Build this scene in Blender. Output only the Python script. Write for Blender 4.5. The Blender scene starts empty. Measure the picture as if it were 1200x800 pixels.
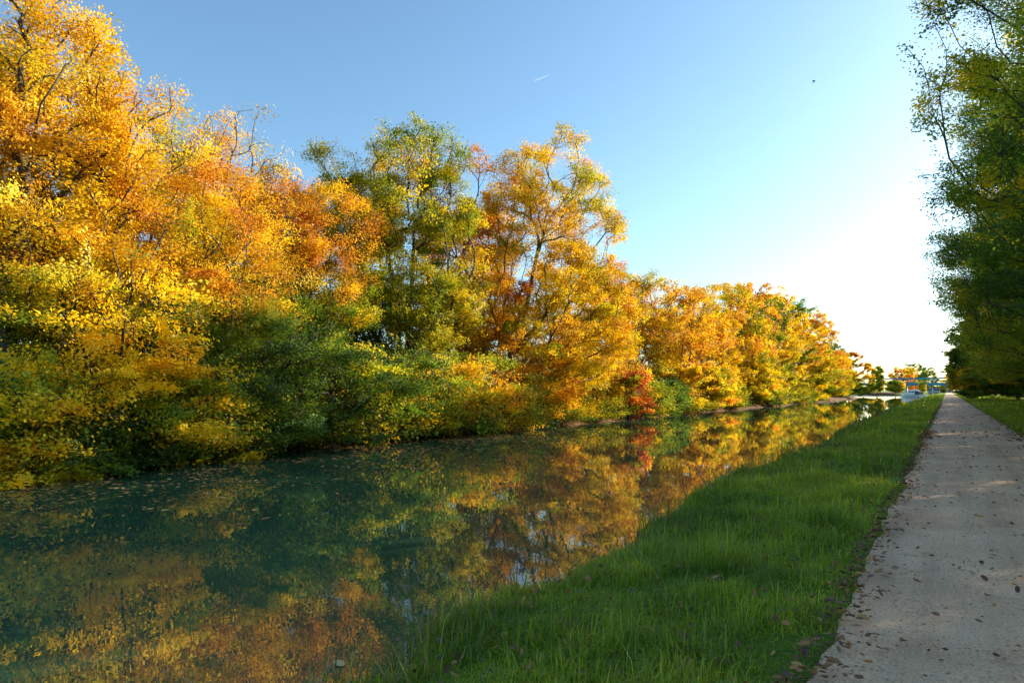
import bpy, math, random
import numpy as np

# ------------------------------------------------------------------ camera, sky, sun, exposure
scene = bpy.context.scene
COL = scene.collection
EYE = 1.65
FPX = 750.0                      # focal length in pixels of a 1200 px wide frame
TH = math.atan(510 / FPX)        # camera looks this far left of the canal direction (+Y)
cam_d = bpy.data.cameras.new("camera")
cam = bpy.data.objects.new("camera", cam_d)
COL.objects.link(cam)
cam.location = (0, 0, EYE)
cam.rotation_euler = (math.radians(90), 0, TH)
cam_d.sensor_width = 36
cam_d.lens = FPX / 1200 * 36
cam_d.shift_y = 57 / 1200
cam_d.clip_start = 0.05
cam_d.clip_end = 20000
scene.camera = cam

SUN_AZ, SUN_EL = 33.0, 17.0      # degrees right of +Y, above horizon
world = bpy.data.worlds.new("World")
scene.world = world
world.use_nodes = True
wn = world.node_tree
bg = wn.nodes["Background"]
sky = wn.nodes.new("ShaderNodeTexSky")
sky.sky_type = 'NISHITA'
sky.sun_disc = False
sky.sun_elevation = math.radians(SUN_EL)
sky.sun_rotation = math.radians(SUN_AZ)
sky.altitude = 200
sky.air_density = 1.0
sky.dust_density = 1.3
sky.ozone_density = 3.0
bg.inputs[1].default_value = 0.10
tint = wn.nodes.new("ShaderNodeMix")
tint.data_type, tint.blend_type = 'RGBA', 'MULTIPLY'
tint.inputs[0].default_value = 1.0
tint.inputs[7].default_value = (0.86, 0.955, 0.90, 1)
wn.links.new(sky.outputs[0], tint.inputs[6])
wn.links.new(tint.outputs[2], bg.inputs[0])

sun_d = bpy.data.lights.new("sun", 'SUN')
sun_d.energy = 4.7
sun_d.angle = math.radians(0.5)
sun_d.color = (1.0, 0.82, 0.60)
sun = bpy.data.objects.new("sun", sun_d)
COL.objects.link(sun)
sun.rotation_euler = (math.radians(90 - SUN_EL), 0, math.radians(180 - SUN_AZ))

scene.view_settings.view_transform = 'Standard'
scene.view_settings.look = 'None'
scene.view_settings.exposure = 1.70
scene.view_settings.gamma = 1.0
scene.view_settings.use_curve_mapping = False
cy = scene.cycles
cy.max_bounces = 8
cy.diffuse_bounces = 5
cy.glossy_bounces = 3
cy.transmission_bounces = 5
cy.transparent_max_bounces = 6
cy.caustics_reflective = False
cy.caustics_refractive = False
cy.sample_clamp_indirect = 6
cy.use_denoising = True

# ------------------------------------------------------------------ helpers
CT, ST = math.cos(TH), math.sin(TH)


def at(px, depth):
    """Ground point seen in the 1200 px wide photograph's column px at a camera depth."""
    xc = (px - 600) / FPX * depth
    return xc * CT - depth * ST, xc * ST + depth * CT


def depth_at(px, X):
    return X / ((px - 600) / FPX * CT - ST)


def height_for(y, depth):
    return EYE + (457 - y) / FPX * depth


def link(o, parent=None):
    COL.objects.link(o)
    if parent is not None:
        o.parent = parent
    return o


def tag(o, label=None, cat=None, group=None, kind=None):
    for k, v in (("label", label), ("category", cat), ("group", group), ("kind", kind)):
        if v:
            o[k] = v
    return o


def empty(name, loc, label, cat, group=None, rz=0.0):
    o = bpy.data.objects.new(name, None)
    o.location = loc
    o.rotation_euler = (0, 0, rz)
    o.empty_display_size = 0.3
    link(o)
    return tag(o, label, cat, group)


def mesh_np(name, V, F, mat, smooth=False, face_attrs=None):
    """V (n,3), F (m,k) array of polygons that all have k corners, or list of such arrays."""
    Fs = F if isinstance(F, list) else [F]
    me = bpy.data.meshes.new(name)
    V = np.asarray(V, dtype=np.float32)
    me.vertices.add(len(V))
    me.vertices.foreach_set("co", V.ravel())
    loops = np.concatenate([f.ravel() for f in Fs]).astype(np.int32)
    cnt = np.concatenate([np.full(len(f), f.shape[1], np.int32) for f in Fs])
    start = np.concatenate([[0], np.cumsum(cnt)[:-1]]).astype(np.int32)
    me.loops.add(len(loops))
    me.loops.foreach_set("vertex_index", loops)
    me.polygons.add(len(cnt))
    me.polygons.foreach_set("loop_start", start)
    me.polygons.foreach_set("loop_total", cnt)
    if smooth:
        me.polygons.foreach_set("use_smooth", np.ones(len(cnt), bool))
    for an, av in (face_attrs or {}).items():
        a = me.attributes.new(an, 'FLOAT', 'FACE')
        a.data.foreach_set("value", np.asarray(av, np.float32))
    me.update(calc_edges=True)
    if mat:
        me.materials.append(mat)
    return me


def mesh_obj(name, V, F, mat, parent=None, **kw):
    return link(bpy.data.objects.new(name, mesh_np(name, V, F, mat, **kw)), parent)


class MB:
    """Collects boxes, bars and prisms into one mesh."""

    def __init__(self):
        self.v, self.f = [], []

    def add(self, vs, fs):
        n = len(self.v)
        self.v += [tuple(p) for p in vs]
        self.f += [tuple(i + n for i in f) for f in fs]
        return self

    def box(self, c, s):
        x, y, z = c
        a, b, d = s[0] / 2, s[1] / 2, s[2] / 2
        vs = [(x + i * a, y + j * b, z + k * d) for k in (-1, 1) for j in (-1, 1) for i in (-1, 1)]
        return self.add(vs, [(0, 2, 3, 1), (4, 5, 7, 6), (0, 1, 5, 4), (2, 6, 7, 3), (0, 4, 6, 2), (1, 3, 7, 5)])

    def bar(self, p, q, r, k=6):
        p, q = np.array(p, float), np.array(q, float)
        d = q - p
        d /= np.linalg.norm(d) + 1e-9
        u = np.cross(d, (0, 0, 1) if abs(d[2]) < .9 else (1, 0, 0))
        u /= np.linalg.norm(u)
        w = np.cross(d, u)
        vs = []
        for c in (p, q):
            for i in range(k):
                t = 2 * math.pi * i / k
                vs.append(c + r * (math.cos(t) * u + math.sin(t) * w))
        fs = [(i, (i + 1) % k, k + (i + 1) % k, k + i) for i in range(k)]
        fs += [tuple(range(k))[::-1], tuple(range(k, 2 * k))]
        return self.add(vs, fs)

    def loft(self, rings, cap=True):
        k = len(rings[0])
        n0 = []
        vs = [p for r in rings for p in r]
        fs = []
        for a in range(len(rings) - 1):
            for i in range(k):
                j = (i + 1) % k
                fs.append((a * k + i, a * k + j, (a + 1) * k + j, (a + 1) * k + i))
        if cap:
            fs += [tuple(range(k))[::-1], tuple(range((len(rings) - 1) * k, len(rings) * k))]
        return self.add(vs, fs)

    def build(self, name, mat, parent=None, smooth=False, bevel=0):
        me = bpy.data.meshes.new(name)
        me.from_pydata(self.v, [], self.f)
        me.materials.append(mat)
        if smooth:
            me.polygons.foreach_set("use_smooth", np.ones(len(me.polygons), bool))
        me.update()
        o = link(bpy.data.objects.new(name, me), parent)
        if bevel:
            m = o.modifiers.new("bevel", 'BEVEL')
            m.width, m.segments = bevel, 2
        return o


# value noise for shaping terrain
_rs = np.random.default_rng(7)
_PERM = _rs.random((256, 256))


def vnoise(x, y):
    x, y = np.asarray(x, float), np.asarray(y, float)
    xi, yi = np.floor(x).astype(int), np.floor(y).astype(int)
    fx, fy = x - xi, y - yi
    fx, fy = fx * fx * (3 - 2 * fx), fy * fy * (3 - 2 * fy)
    g = lambda a, b: _PERM[a % 256, b % 256]
    return (g(xi, yi) * (1 - fx) + g(xi + 1, yi) * fx) * (1 - fy) + (g(xi, yi + 1) * (1 - fx) + g(xi + 1, yi + 1) * fx) * fy - 0.5


# ------------------------------------------------------------------ materials
def new_mat(name):
    m = bpy.data.materials.new(name)
    m.use_nodes = True
    nt = m.node_tree
    nt.nodes.clear()
    out = nt.nodes.new("ShaderNodeOutputMaterial")
    return m, nt, out


def N(nt, t, **kw):
    n = nt.nodes.new(t)
    for k, v in kw.items():
        setattr(n, k, v)
    return n


def ramp(nt, stops, interp='LINEAR'):
    r = nt.nodes.new("ShaderNodeValToRGB")
    r.color_ramp.interpolation = interp
    e = r.color_ramp.elements
    while len(e) < len(stops):
        e.new(0.5)
    for i, (p, c) in enumerate(stops):
        e[i].position = p
        e[i].color = (*c, 1)
    return r


def noise(nt, scale, detail=4, rough=0.55, vec=None):
    n = nt.nodes.new("ShaderNodeTexNoise")
    n.inputs["Scale"].default_value = scale
    n.inputs["Detail"].default_value = detail
    n.inputs["Roughness"].default_value = rough
    if vec is not None:
        nt.links.new(vec, n.inputs["Vector"])
    return n


def math_n(nt, op, a, b=None, clamp=False):
    n = nt.nodes.new("ShaderNodeMath")
    n.operation = op
    n.use_clamp = clamp
    for i, v in enumerate((a, b)):
        if v is None:
            continue
        if isinstance(v, (int, float)):
            n.inputs[i].default_value = v
        else:
            nt.links.new(v, n.inputs[i])
    return n.outputs[0]


def mix_rgb(nt, fac, a, b, mode='MIX'):
    n = nt.nodes.new("ShaderNodeMix")
    n.data_type = 'RGBA'
    n.blend_type = mode
    for sock, v in ((n.inputs[0], fac), (n.inputs[6], a), (n.inputs[7], b)):
        if isinstance(v, (int, float)):
            sock.default_value = v
        elif isinstance(v, tuple):
            sock.default_value = (*v, 1)
        else:
            nt.links.new(v, sock)
    return n.outputs[2]


def principled(name, col, rough=0.6, metal=0.0, var=0.15, scale=4.0):
    m, nt, out = new_mat(name)
    p = N(nt, "ShaderNodeBsdfPrincipled")
    tc = N(nt, "ShaderNodeTexCoord")
    nz = noise(nt, scale, 5, 0.6, tc.outputs["Object"])
    lo = tuple(c * (1 - var) for c in col)
    hi = tuple(min(1, c * (1 + var)) for c in col)
    r = ramp(nt, [(0.3, lo), (0.7, hi)])
    nt.links.new(nz.outputs[0], r.inputs[0])
    nt.links.new(r.outputs[0], p.inputs["Base Color"])
    p.inputs["Roughness"].default_value = rough
    p.inputs["Metallic"].default_value = metal
    nt.links.new(p.outputs[0], out.inputs[0])
    return m


def leaf_material(name, stops, trans=0.5, gloss=0.014, rough=0.5, tmul=(1.0, 0.95, 0.7)):
    m, nt, out = new_mat(name)
    a = N(nt, "ShaderNodeAttribute", attribute_name="hue")
    v = N(nt, "ShaderNodeAttribute", attribute_name="val")
    r = ramp(nt, stops)
    nt.links.new(a.outputs["Fac"], r.inputs[0])
    col = mix_rgb(nt, 1.0, r.outputs[0], v.outputs["Fac"], 'MULTIPLY')
    d = N(nt, "ShaderNodeBsdfDiffuse")
    t = N(nt, "ShaderNodeBsdfTranslucent")
    g = N(nt, "ShaderNodeBsdfGlossy")
    g.inputs["Roughness"].default_value = rough
    g.inputs["Color"].default_value = (1, 1, 1, 1)
    nt.links.new(col, d.inputs[0])
    nt.links.new(mix_rgb(nt, 1.0, col, tmul, 'MULTIPLY'), t.inputs[0])
    m1 = N(nt, "ShaderNodeMixShader")
    m1.inputs[0].default_value = trans
    nt.links.new(d.outputs[0], m1.inputs[1])
    nt.links.new(t.outputs[0], m1.inputs[2])
    m2 = N(nt, "ShaderNodeMixShader")
    m2.inputs[0].default_value = gloss
    nt.links.new(m1.outputs[0], m2.inputs[1])
    nt.links.new(g.outputs[0], m2.inputs[2])
    nt.links.new(m2.outputs[0], out.inputs[0])
    return m


M_LEAF = leaf_material("autumn_leaf", [
    (0.00, (0.055, 0.11, 0.025)), (0.14, (0.10, 0.20, 0.022)), (0.28, (0.30, 0.36, 0.022)), (0.45, (0.80, 0.58, 0.016)),
    (0.60, (0.74, 0.42, 0.022)), (0.75, (0.62, 0.24, 0.025)), (0.88, (0.42, 0.09, 0.025)), (1.0, (0.30, 0.035, 0.025))])
M_GRASS = leaf_material("grass_blade", [
    (0.0, (0.13, 0.24, 0.018)), (0.45, (0.36, 0.50, 0.022)), (0.8, (0.56, 0.60, 0.05)), (0.93, (0.28, 0.30, 0.09)), (1.0, (0.33, 0.26, 0.13))],
    trans=0.5, gloss=0.03, rough=0.4, tmul=(1, 1, .6))
M_LITTER = leaf_material("dry_leaf", [
    (0.0, (0.10, 0.045, 0.028)), (0.4, (0.22, 0.09, 0.045)), (0.7, (0.38, 0.16, 0.06)), (1.0, (0.50, 0.27, 0.06))], trans=0.15, gloss=0.05)
M_FLOAT = leaf_material("floating_leaf", [
    (0.0, (0.28, 0.13, 0.05)), (0.5, (0.55, 0.26, 0.08)), (1.0, (0.70, 0.48, 0.18))], trans=0.05, gloss=0.08)


def bark_material():
    m, nt, out = new_mat("bark")
    tc = N(nt, "ShaderNodeTexCoord")
    mp = N(nt, "ShaderNodeMapping")
    mp.inputs["Scale"].default_value = (6, 6, 1.2)
    nt.links.new(tc.outputs["Object"], mp.inputs[0])
    nz = noise(nt, 2.0, 6, 0.65, mp.outputs[0])
    r = ramp(nt, [(0.25, (0.022, 0.017, 0.013)), (0.55, (0.06, 0.047, 0.036)), (0.8, (0.12, 0.105, 0.075))])
    nt.links.new(nz.outputs[0], r.inputs[0])
    p = N(nt, "ShaderNodeBsdfPrincipled")
    p.inputs["Roughness"].default_value = 0.85
    nt.links.new(r.outputs[0], p.inputs["Base Color"])
    b = N(nt, "ShaderNodeBump")
    b.inputs["Strength"].default_value = 0.7
    b.inputs["Distance"].default_value = 0.03
    nt.links.new(nz.outputs[0], b.inputs["Height"])
    nt.links.new(b.outputs[0], p.inputs["Normal"])
    nt.links.new(p.outputs[0], out.inputs[0])
    return m


M_BARK = bark_material()


def ground_material():
    m, nt, out = new_mat("turf_and_soil")
    geo = N(nt, "ShaderNodeNewGeometry")
    sep = N(nt, "ShaderNodeSeparateXYZ")
    nt.links.new(geo.outputs["Position"], sep.inputs[0])
    sepn = N(nt, "ShaderNodeSeparateXYZ")
    nt.links.new(geo.outputs["True Normal"], sepn.inputs[0])
    n1 = noise(nt, 1.3, 6, 0.65, geo.outputs["Position"])
    n2 = noise(nt, 14.0, 5, 0.7, geo.outputs["Position"])
    turf = ramp(nt, [(0.25, (0.06, 0.12, 0.016)), (0.5, (0.12, 0.21, 0.022)), (0.75, (0.19, 0.28, 0.035))])
    nt.links.new(n2.outputs[0], turf.inputs[0])
    soil = ramp(nt, [(0.3, (0.028, 0.020, 0.013)), (0.7, (0.10, 0.070, 0.045))])
    nt.links.new(n2.outputs[0], soil.inputs[0])
    litter = ramp(nt, [(0.3, (0.03, 0.016, 0.010)), (0.5, (0.08, 0.032, 0.016)), (0.72, (0.20, 0.07, 0.025))])
    nt.links.new(n2.outputs[0], litter.inputs[0])
    # soil where the bank is steep or at the waterline
    steep = math_n(nt, 'MULTIPLY', math_n(nt, 'SUBTRACT', 0.86, sepn.outputs[2]), 6.0, True)
    low = math_n(nt, 'MULTIPLY', math_n(nt, 'SUBTRACT', -0.80, sep.outputs[2]), 8.0, True)
    bare = math_n(nt, 'MAXIMUM', steep, low)
    # a slump of bare earth on the bank
    ex = math_n(nt, 'POWER', math_n(nt, 'DIVIDE', math_n(nt, 'ABSOLUTE', math_n(nt, 'ADD', sep.outputs[0], 3.4)), 0.75), 2.0)
    ey = math_n(nt, 'POWER', math_n(nt, 'DIVIDE', math_n(nt, 'ABSOLUTE', math_n(nt, 'SUBTRACT', sep.outputs[1], 24.5)), 3.0), 2.0)
    sl = math_n(nt, 'ADD', math_n(nt, 'SUBTRACT', 1.2, math_n(nt, 'ADD', ex, ey)), math_n(nt, 'SUBTRACT', n1.outputs[0], 0.5))
    bare = math_n(nt, 'MAXIMUM', bare, math_n(nt, 'MULTIPLY', sl, 3.0, True))
    c = mix_rgb(nt, bare, turf.outputs[0], soil.outputs[0])
    # leaf litter under the far bank's trees
    lx = math_n(nt, 'MULTIPLY', math_n(nt, 'SUBTRACT', -22.5, sep.outputs[0]), 2.0, True)
    lx2 = math_n(nt, 'MULTIPLY', math_n(nt, 'ADD', 42.0, sep.outputs[0]), 0.2, True)
    lf = math_n(nt, 'MULTIPLY', math_n(nt, 'MULTIPLY', lx, lx2), math_n(nt, 'ADD', 0.45, n1.outputs[0], True))
    c = mix_rgb(nt, lf, c, litter.outputs[0])
    p = N(nt, "ShaderNodeBsdfPrincipled")
    p.inputs["Roughness"].default_value = 0.9
    p.inputs["Specular IOR Level"].default_value = 0.15
    nt.links.new(c, p.inputs["Base Color"])
    b = N(nt, "ShaderNodeBump")
    b.inputs["Strength"].default_value = 0.8
    b.inputs["Distance"].default_value = 0.06
    nt.links.new(n2.outputs[0], b.inputs["Height"])
    nt.links.new(b.outputs[0], p.inputs["Normal"])
    nt.links.new(p.outputs[0], out.inputs[0])
    return m


def path_material():
    m, nt, out = new_mat("sandy_gravel")
    geo = N(nt, "ShaderNodeNewGeometry")
    n1 = noise(nt, 0.9, 5, 0.6, geo.outputs["Position"])
    n2 = noise(nt, 55.0, 4, 0.7, geo.outputs["Position"])
    vor = N(nt, "ShaderNodeTexVoronoi")
    vor.inputs["Scale"].default_value = 70
    nt.links.new(geo.outputs["Position"], vor.inputs["Vector"])
    a = ramp(nt, [(0.3, (0.64, 0.40, 0.255)), (0.5, (0.76, 0.50, 0.325)), (0.72, (0.84, 0.585, 0.395))])
    nt.links.new(n1.outputs[0], a.inputs[0])
    s = ramp(nt, [(0.28, (0.45, 0.43, 0.40)), (0.5, (1, 1, 1)), (0.75, (1.35, 1.33, 1.3))])
    nt.links.new(n2.outputs[0], s.inputs[0])
    c = mix_rgb(nt, 1.0, a.outputs[0], s.outputs[0], 'MULTIPLY')
    mp = N(nt, "ShaderNodeMapping")
    mp.inputs["Scale"].default_value = (2.2, 0.16, 1)
    nt.links.new(geo.outputs["Position"], mp.inputs[0])
    n3 = noise(nt, 1.0, 5, 0.6, mp.outputs[0])
    tr = ramp(nt, [(0.35, (0.78, 0.76, 0.74)), (0.52, (1, 1, 1)), (0.7, (1.10, 1.07, 1.02))])
    nt.links.new(n3.outputs[0], tr.inputs[0])
    c = mix_rgb(nt, 1.0, c, tr.outputs[0], 'MULTIPLY')
    n4 = noise(nt, 2.6, 6, 0.7, geo.outputs["Position"])
    dm = ramp(nt, [(0.30, (0.66, 0.60, 0.54)), (0.42, (1, 1, 1))])
    nt.links.new(n4.outputs[0], dm.inputs[0])
    c = mix_rgb(nt, 0.8, c, dm.outputs[0], 'MULTIPLY')
    st = ramp(nt, [(0.0, (0.55, 0.5, 0.46)), (0.25, (1, 1, 1))])
    nt.links.new(vor.outputs["Distance"], st.inputs[0])
    c = mix_rgb(nt, 0.35, c, st.outputs[0], 'MULTIPLY')
    p = N(nt, "ShaderNodeBsdfPrincipled")
    p.inputs["Roughness"].default_value = 0.88
    p.inputs["Specular IOR Level"].default_value = 0.2
    nt.links.new(c, p.inputs["Base Color"])
    b = N(nt, "ShaderNodeBump")
    b.inputs["Strength"].default_value = 0.6
    b.inputs["Distance"].default_value = 0.012
    nt.links.new(n2.outputs[0], b.inputs["Height"])
    nt.links.new(b.outputs[0], p.inputs["Normal"])
    nt.links.new(p.outputs[0], out.inputs[0])
    return m


def water_material():
    m, nt, out = new_mat("canal_water")
    geo = N(nt, "ShaderNodeNewGeometry")
    sep = N(nt, "ShaderNodeSeparateXYZ")
    nt.links.new(geo.outputs["Position"], sep.inputs[0])
    mp = N(nt, "ShaderNodeMapping")
    mp.inputs["Scale"].default_value = (1.0, 0.75, 1.0)
    mp.inputs["Rotation"].default_value = (0, 0, math.radians(-30))
    nt.links.new(geo.outputs["Position"], mp.inputs[0])
    n1 = noise(nt, 2.2, 3, 0.5, mp.outputs[0])
    n2 = noise(nt, 0.35, 2, 0.5, mp.outputs[0])
    h = math_n(nt, 'ADD', n1.outputs[0], math_n(nt, 'MULTIPLY', n2.outputs[0], 1.5))
    # a breeze ruffles the open basin far down the canal
    far = math_n(nt, 'MULTIPLY', math_n(nt, 'SUBTRACT', sep.outputs[1], 300.0), 0.04, True)
    dist = math_n(nt, 'ADD', 0.0013, math_n(nt, 'MULTIPLY', far, 0.25))
    b = N(nt, "ShaderNodeBump")
    b.inputs["Strength"].default_value = 1.0
    nt.links.new(dist, b.inputs["Distance"])
    nt.links.new(h, b.inputs["Height"])
    p = N(nt, "ShaderNodeBsdfPrincipled")
    nb = noise(nt, 0.15, 3, 0.5, geo.outputs["Position"])
    r = ramp(nt, [(0.35, (0.022, 0.078, 0.046)), (0.65, (0.038, 0.106, 0.058))])
    nt.links.new(nb.outputs[0], r.inputs[0])
    nt.links.new(r.outputs[0], p.inputs["Base Color"])
    p.inputs["Roughness"].default_value = 0.0
    p.inputs["IOR"].default_value = 1.95
    nt.links.new(b.outputs[0], p.inputs["Normal"])
    nt.links.new(p.outputs[0], out.inputs[0])
    return m


M_GROUND, M_PATH, M_WATER = ground_material(), path_material(), water_material()

# ------------------------------------------------------------------ terrain, path, water
WATER_Z = -1.0
PATH_L, PATH_R = -0.62, 2.2


def crest_x(Y):
    """X of the grassy lip of the near bank."""
    c = np.interp(Y, [-12, 0, 3.1, 4.6, 5.6, 7.0, 8.5, 10.4, 15, 22.5, 39, 97, 300], [-3.0, -3.0, -3.05, -3.4, -3.2, -3.02, -3.35, -3.55, -3.9, -3.4, -4.1, -4.6, -4.6])
    return c + 0.12 * vnoise(Y * 0.9 + 2.2, 5.1) + 0.10 * vnoise(Y * 2.7, 9.1)


def near_edge(Y):
    """X of the near waterline."""
    return crest_x(Y) - 0.62 + 0.22 * vnoise(Y * 1.3, 7.3) - 0.25 * np.exp(-((Y - 24) / 2.5) ** 2)


def far_edge(Y):
    e = -23.8 + 0.7 * vnoise(Y * 0.12 + 9.7, 2.5) + 0.4 * vnoise(Y * 0.6, 4.4)
    t = np.clip((Y - 236) / 25.0, 0, 1)
    return e - 100 * t * t * (3 - 2 * t)


BASIN_END = 432.0


def ground_z(X, Y):
    X, Y = np.asarray(X, float), np.asarray(Y, float)
    ne, fe = near_edge(Y), far_edge(Y)
    lump = 0.16 * vnoise(X * 0.9, Y * 0.9) + 0.09 * vnoise(X * 2.6 + 5, Y * 2.6)
    off = np.clip((np.abs(X - 0.8) - 1.45) / 0.5, 0, 1)            # flat under the path
    z = lump * off
    # near bank
    crest = crest_x(Y)
    t = np.clip((PATH_L - X) / (PATH_L - crest), 0, 1)
    z = z - 0.24 * t ** 1.4
    s = np.clip((crest - X) / (crest - ne), 0, 1)
    z = z - 0.80 * s ** 1.0
    # canal bed
    d = np.clip(np.minimum(ne - X, X - fe) / 1.2, 0, 1)
    inside = (X < ne) & (X > fe) & (Y < BASIN_END)
    zb = -1.04 - 0.9 * d
    # far bank
    u = np.clip((fe - X) / 1.6, 0, 1)
    zf = -1.04 + 0.5 * u ** 0.7 + 0.5 * np.clip((fe - X) / 8, 0, 1) + lump * u
    z = np.where(inside, zb, np.where((X <= fe), zf, z))
    # far shore of the basin
    v = np.clip((Y - BASIN_END) / 6.0, 0, 1)
    zs = -1.04 + 1.2 * v
    z = np.where((Y >= BASIN_END) & (X < ne), zs, z)
    # verge and rising ground on the right
    z = z + np.clip((X - 3) / 8, 0, 1) * 0.12 * (X < 60) + 0.12 * (X >= 60)
    return z


def grid_mesh(name, xs, ys, zf, mat):
    XX, YY = np.meshgrid(xs, ys)
    V = np.stack([XX, YY, zf(XX, YY)], -1).reshape(-1, 3)
    nx, ny = len(xs), len(ys)
    i = (np.arange(ny - 1)[:, None] * nx + np.arange(nx - 1)[None]).ravel()
    F = np.stack([i, i + 1, i + 1 + nx, i + nx], -1)
    return mesh_obj(name, V, F, mat, smooth=True)


def steps(*segs):
    out = []
    for a, b, n in segs:
        out.append(np.linspace(a, b, n, endpoint=False))
    return np.unique(np.round(np.concatenate(out), 4))


gx = steps((-6000, -600, 12), (-600, -130, 24), (-130, -30, 50), (-30, -22, 40), (-22, -6, 12), (-6, 3, 100), (3, 14, 30), (14, 100, 24), (100, 6001, 16))
gx = np.append(gx, 6000)
gy = steps((-800, -30, 14), (-30, -4, 22), (-4, 30, 170), (30, 80, 110), (80, 260, 150), (260, 425, 60), (425, 445, 24), (445, 700, 24), (700, 6001, 16))
gy = np.append(gy, 6000)
tag(grid_mesh("ground", gx, gy, ground_z, M_GROUND), kind="structure")

py = steps((-12, 40, 210), (40, 120, 160), (120, 470, 200))
wig = lambda Y, k: 0.16 * vnoise(Y * 0.8, k) + 0.12 * vnoise(Y * 3.0, k + 3) + 0.06 * vnoise(Y * 9.0, k + 5)
fr = np.linspace(0, 1, 15)
PX = (PATH_L + wig(py, 11.5))[:, None] * (1 - fr) + (PATH_R + wig(py, 21.5))[:, None] * fr
PZ = 0.012 + 0.035 * (1 - (2 * fr - 1) ** 2)[None] + 0.012 * vnoise(PX * 1.4, py[:, None] * 1.1)
PZ = np.maximum(PZ, 0.006)
PV = np.stack([PX, np.repeat(py[:, None], 15, 1), PZ], -1).reshape(-1, 3)
ii = (np.arange(len(py) - 1)[:, None] * 15 + np.arange(14)[None]).ravel()
tag(mesh_obj("path", PV, np.stack([ii, ii + 1, ii + 16, ii + 15], -1), M_PATH, smooth=True), kind="structure")

wx = np.array([-140., -24, -4, -2.5])
wy = np.array([-120., 0, 100, 300, 440])
tag(grid_mesh("water", wx, wy, lambda a, b: np.full(a.shape, WATER_Z), M_WATER), kind="structure")


# ------------------------------------------------------------------ grass and fallen leaves (nobody could count them)
def blades(rng, X, Y, h, w, hue, lean=0.45, zf=ground_z):
    n = len(X)
    z = zf(X, Y) - 0.01
    a = rng.random(n) * 2 * np.pi
    d = np.stack([np.cos(a), np.sin(a)], -1)
    side = np.stack([-d[:, 1], d[:, 0]], -1)
    ln = np.abs(rng.normal(0, lean, n)) + 0.08
    base = np.stack([X, Y, z], -1)
    V = np.zeros((n, 5, 3))
    w2 = (w / 2)[:, None]
    mid = base.copy()
    mid[:, :2] += d * (h * ln * 0.35)[:, None]
    mid[:, 2] += h * 0.62
    tip = base.copy()
    tip[:, :2] += d * (h * ln * 1.2)[:, None]
    tip[:, 2] += h * np.clip(1.05 - 0.45 * ln, 0.3, 1)
    for k, c, f in ((0, base, -1), (1, base, 1), (2, mid, .85), (3, mid, -.85)):
        V[:, k] = c
        V[:, k, :2] += side * w2 * f
    V[:, 4] = tip
    o = (np.arange(n) * 5)[:, None]
    Q = o + np.array([[0, 1, 2, 3]])
    T = o + np.array([[3, 2, 4]])
    return V.reshape(-1, 3), Q, T, hue


def grass_object(name, zones, seed):
    rng = np.random.default_rng(seed)
    VV, QQ, TT, HH, n0 = [], [], [], [], 0
    for (x0, x1, y0, y1, dens, hm, wm) in zones:
        n = int((x1 - x0) * (y1 - y0) * dens)
        X = rng.uniform(x0, x1, n)
        Y = rng.uniform(y0, y1, n)
        ne = near_edge(Y)
        left_lim = PATH_L + wig(Y, 11.5) + 0.03
        right_lim = PATH_R + wig(Y, 21.5)
        dl = left_lim - X
        keep = (X > ne + 0.12) & ((dl > 0) | (X > right_lim - 0.03))
        edge = np.clip(np.where(X < 1, dl, X - right_lim) / 0.5, 0, 1)
        cl = vnoise(X * 1.6, Y * 1.6) + 0.6 * vnoise(X * 4.3, Y * 4.3)
        bare = np.exp(-(((Y - 24.5) / 2.6) ** 2 + ((X + 3.4) / 0.6) ** 2))
        keep &= rng.random(n) < (0.25 + 0.75 * edge + 0.35 * cl) * (1 - 0.95 * np.clip(1.3 * bare, 0, 1))
        keep &= rng.random(n) < 0.35 + 0.65 * np.clip((X - ne - 0.1) / 0.7, 0, 1)
        X, Y, cl, edge, ne = X[keep], Y[keep], cl[keep], edge[keep], ne[keep]
        n = len(X)
        h = hm * (0.5 + 0.9 * rng.random(n) ** 1.5 + 1.1 * (rng.random(n) < .05)) * (1 + 1.15 * cl) * (0.35 + 0.65 * edge)
        w = wm * rng.uniform(0.7, 1.4, n)
        hue = np.clip(0.36 + 0.6 * vnoise(X * 0.7 + 40, Y * 0.7) + 0.5 * vnoise(X * 2.6, Y * 2.6 + 9) + 0.16 * rng.normal(size=n), 0, 0.84)
        dry = rng.random(n) < 0.09 + 0.12 * np.clip(vnoise(X * 1.1 + 77, Y * 1.1), 0, 1) + 0.25 * np.clip(1 - (X - ne) / 1.3, 0, 1) * (X < 0)
        hue = np.where(dry, rng.uniform(0.85, 1.0, n), hue)
        V, Q, T, H = blades(rng, X, Y, np.clip(h, 0.03, 0.5), w, hue, lean=.75)
        VV.append(V)
        QQ.append(Q + n0)
        TT.append(T + n0)
        HH.append(H)
        n0 += len(V)
    H = np.concatenate(HH)
    hue = np.concatenate([H, H])
    val = rng.uniform(0.8, 1.15, len(H))
    o = mesh_obj(name, np.concatenate(VV), [np.concatenate(QQ), np.concatenate(TT)], M_GRASS,
                 face_attrs={"hue": hue, "val": np.concatenate([val, val])})
    return tag(o, "lush green grass covering the canal bank and verge", "grass", kind="stuff")


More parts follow.
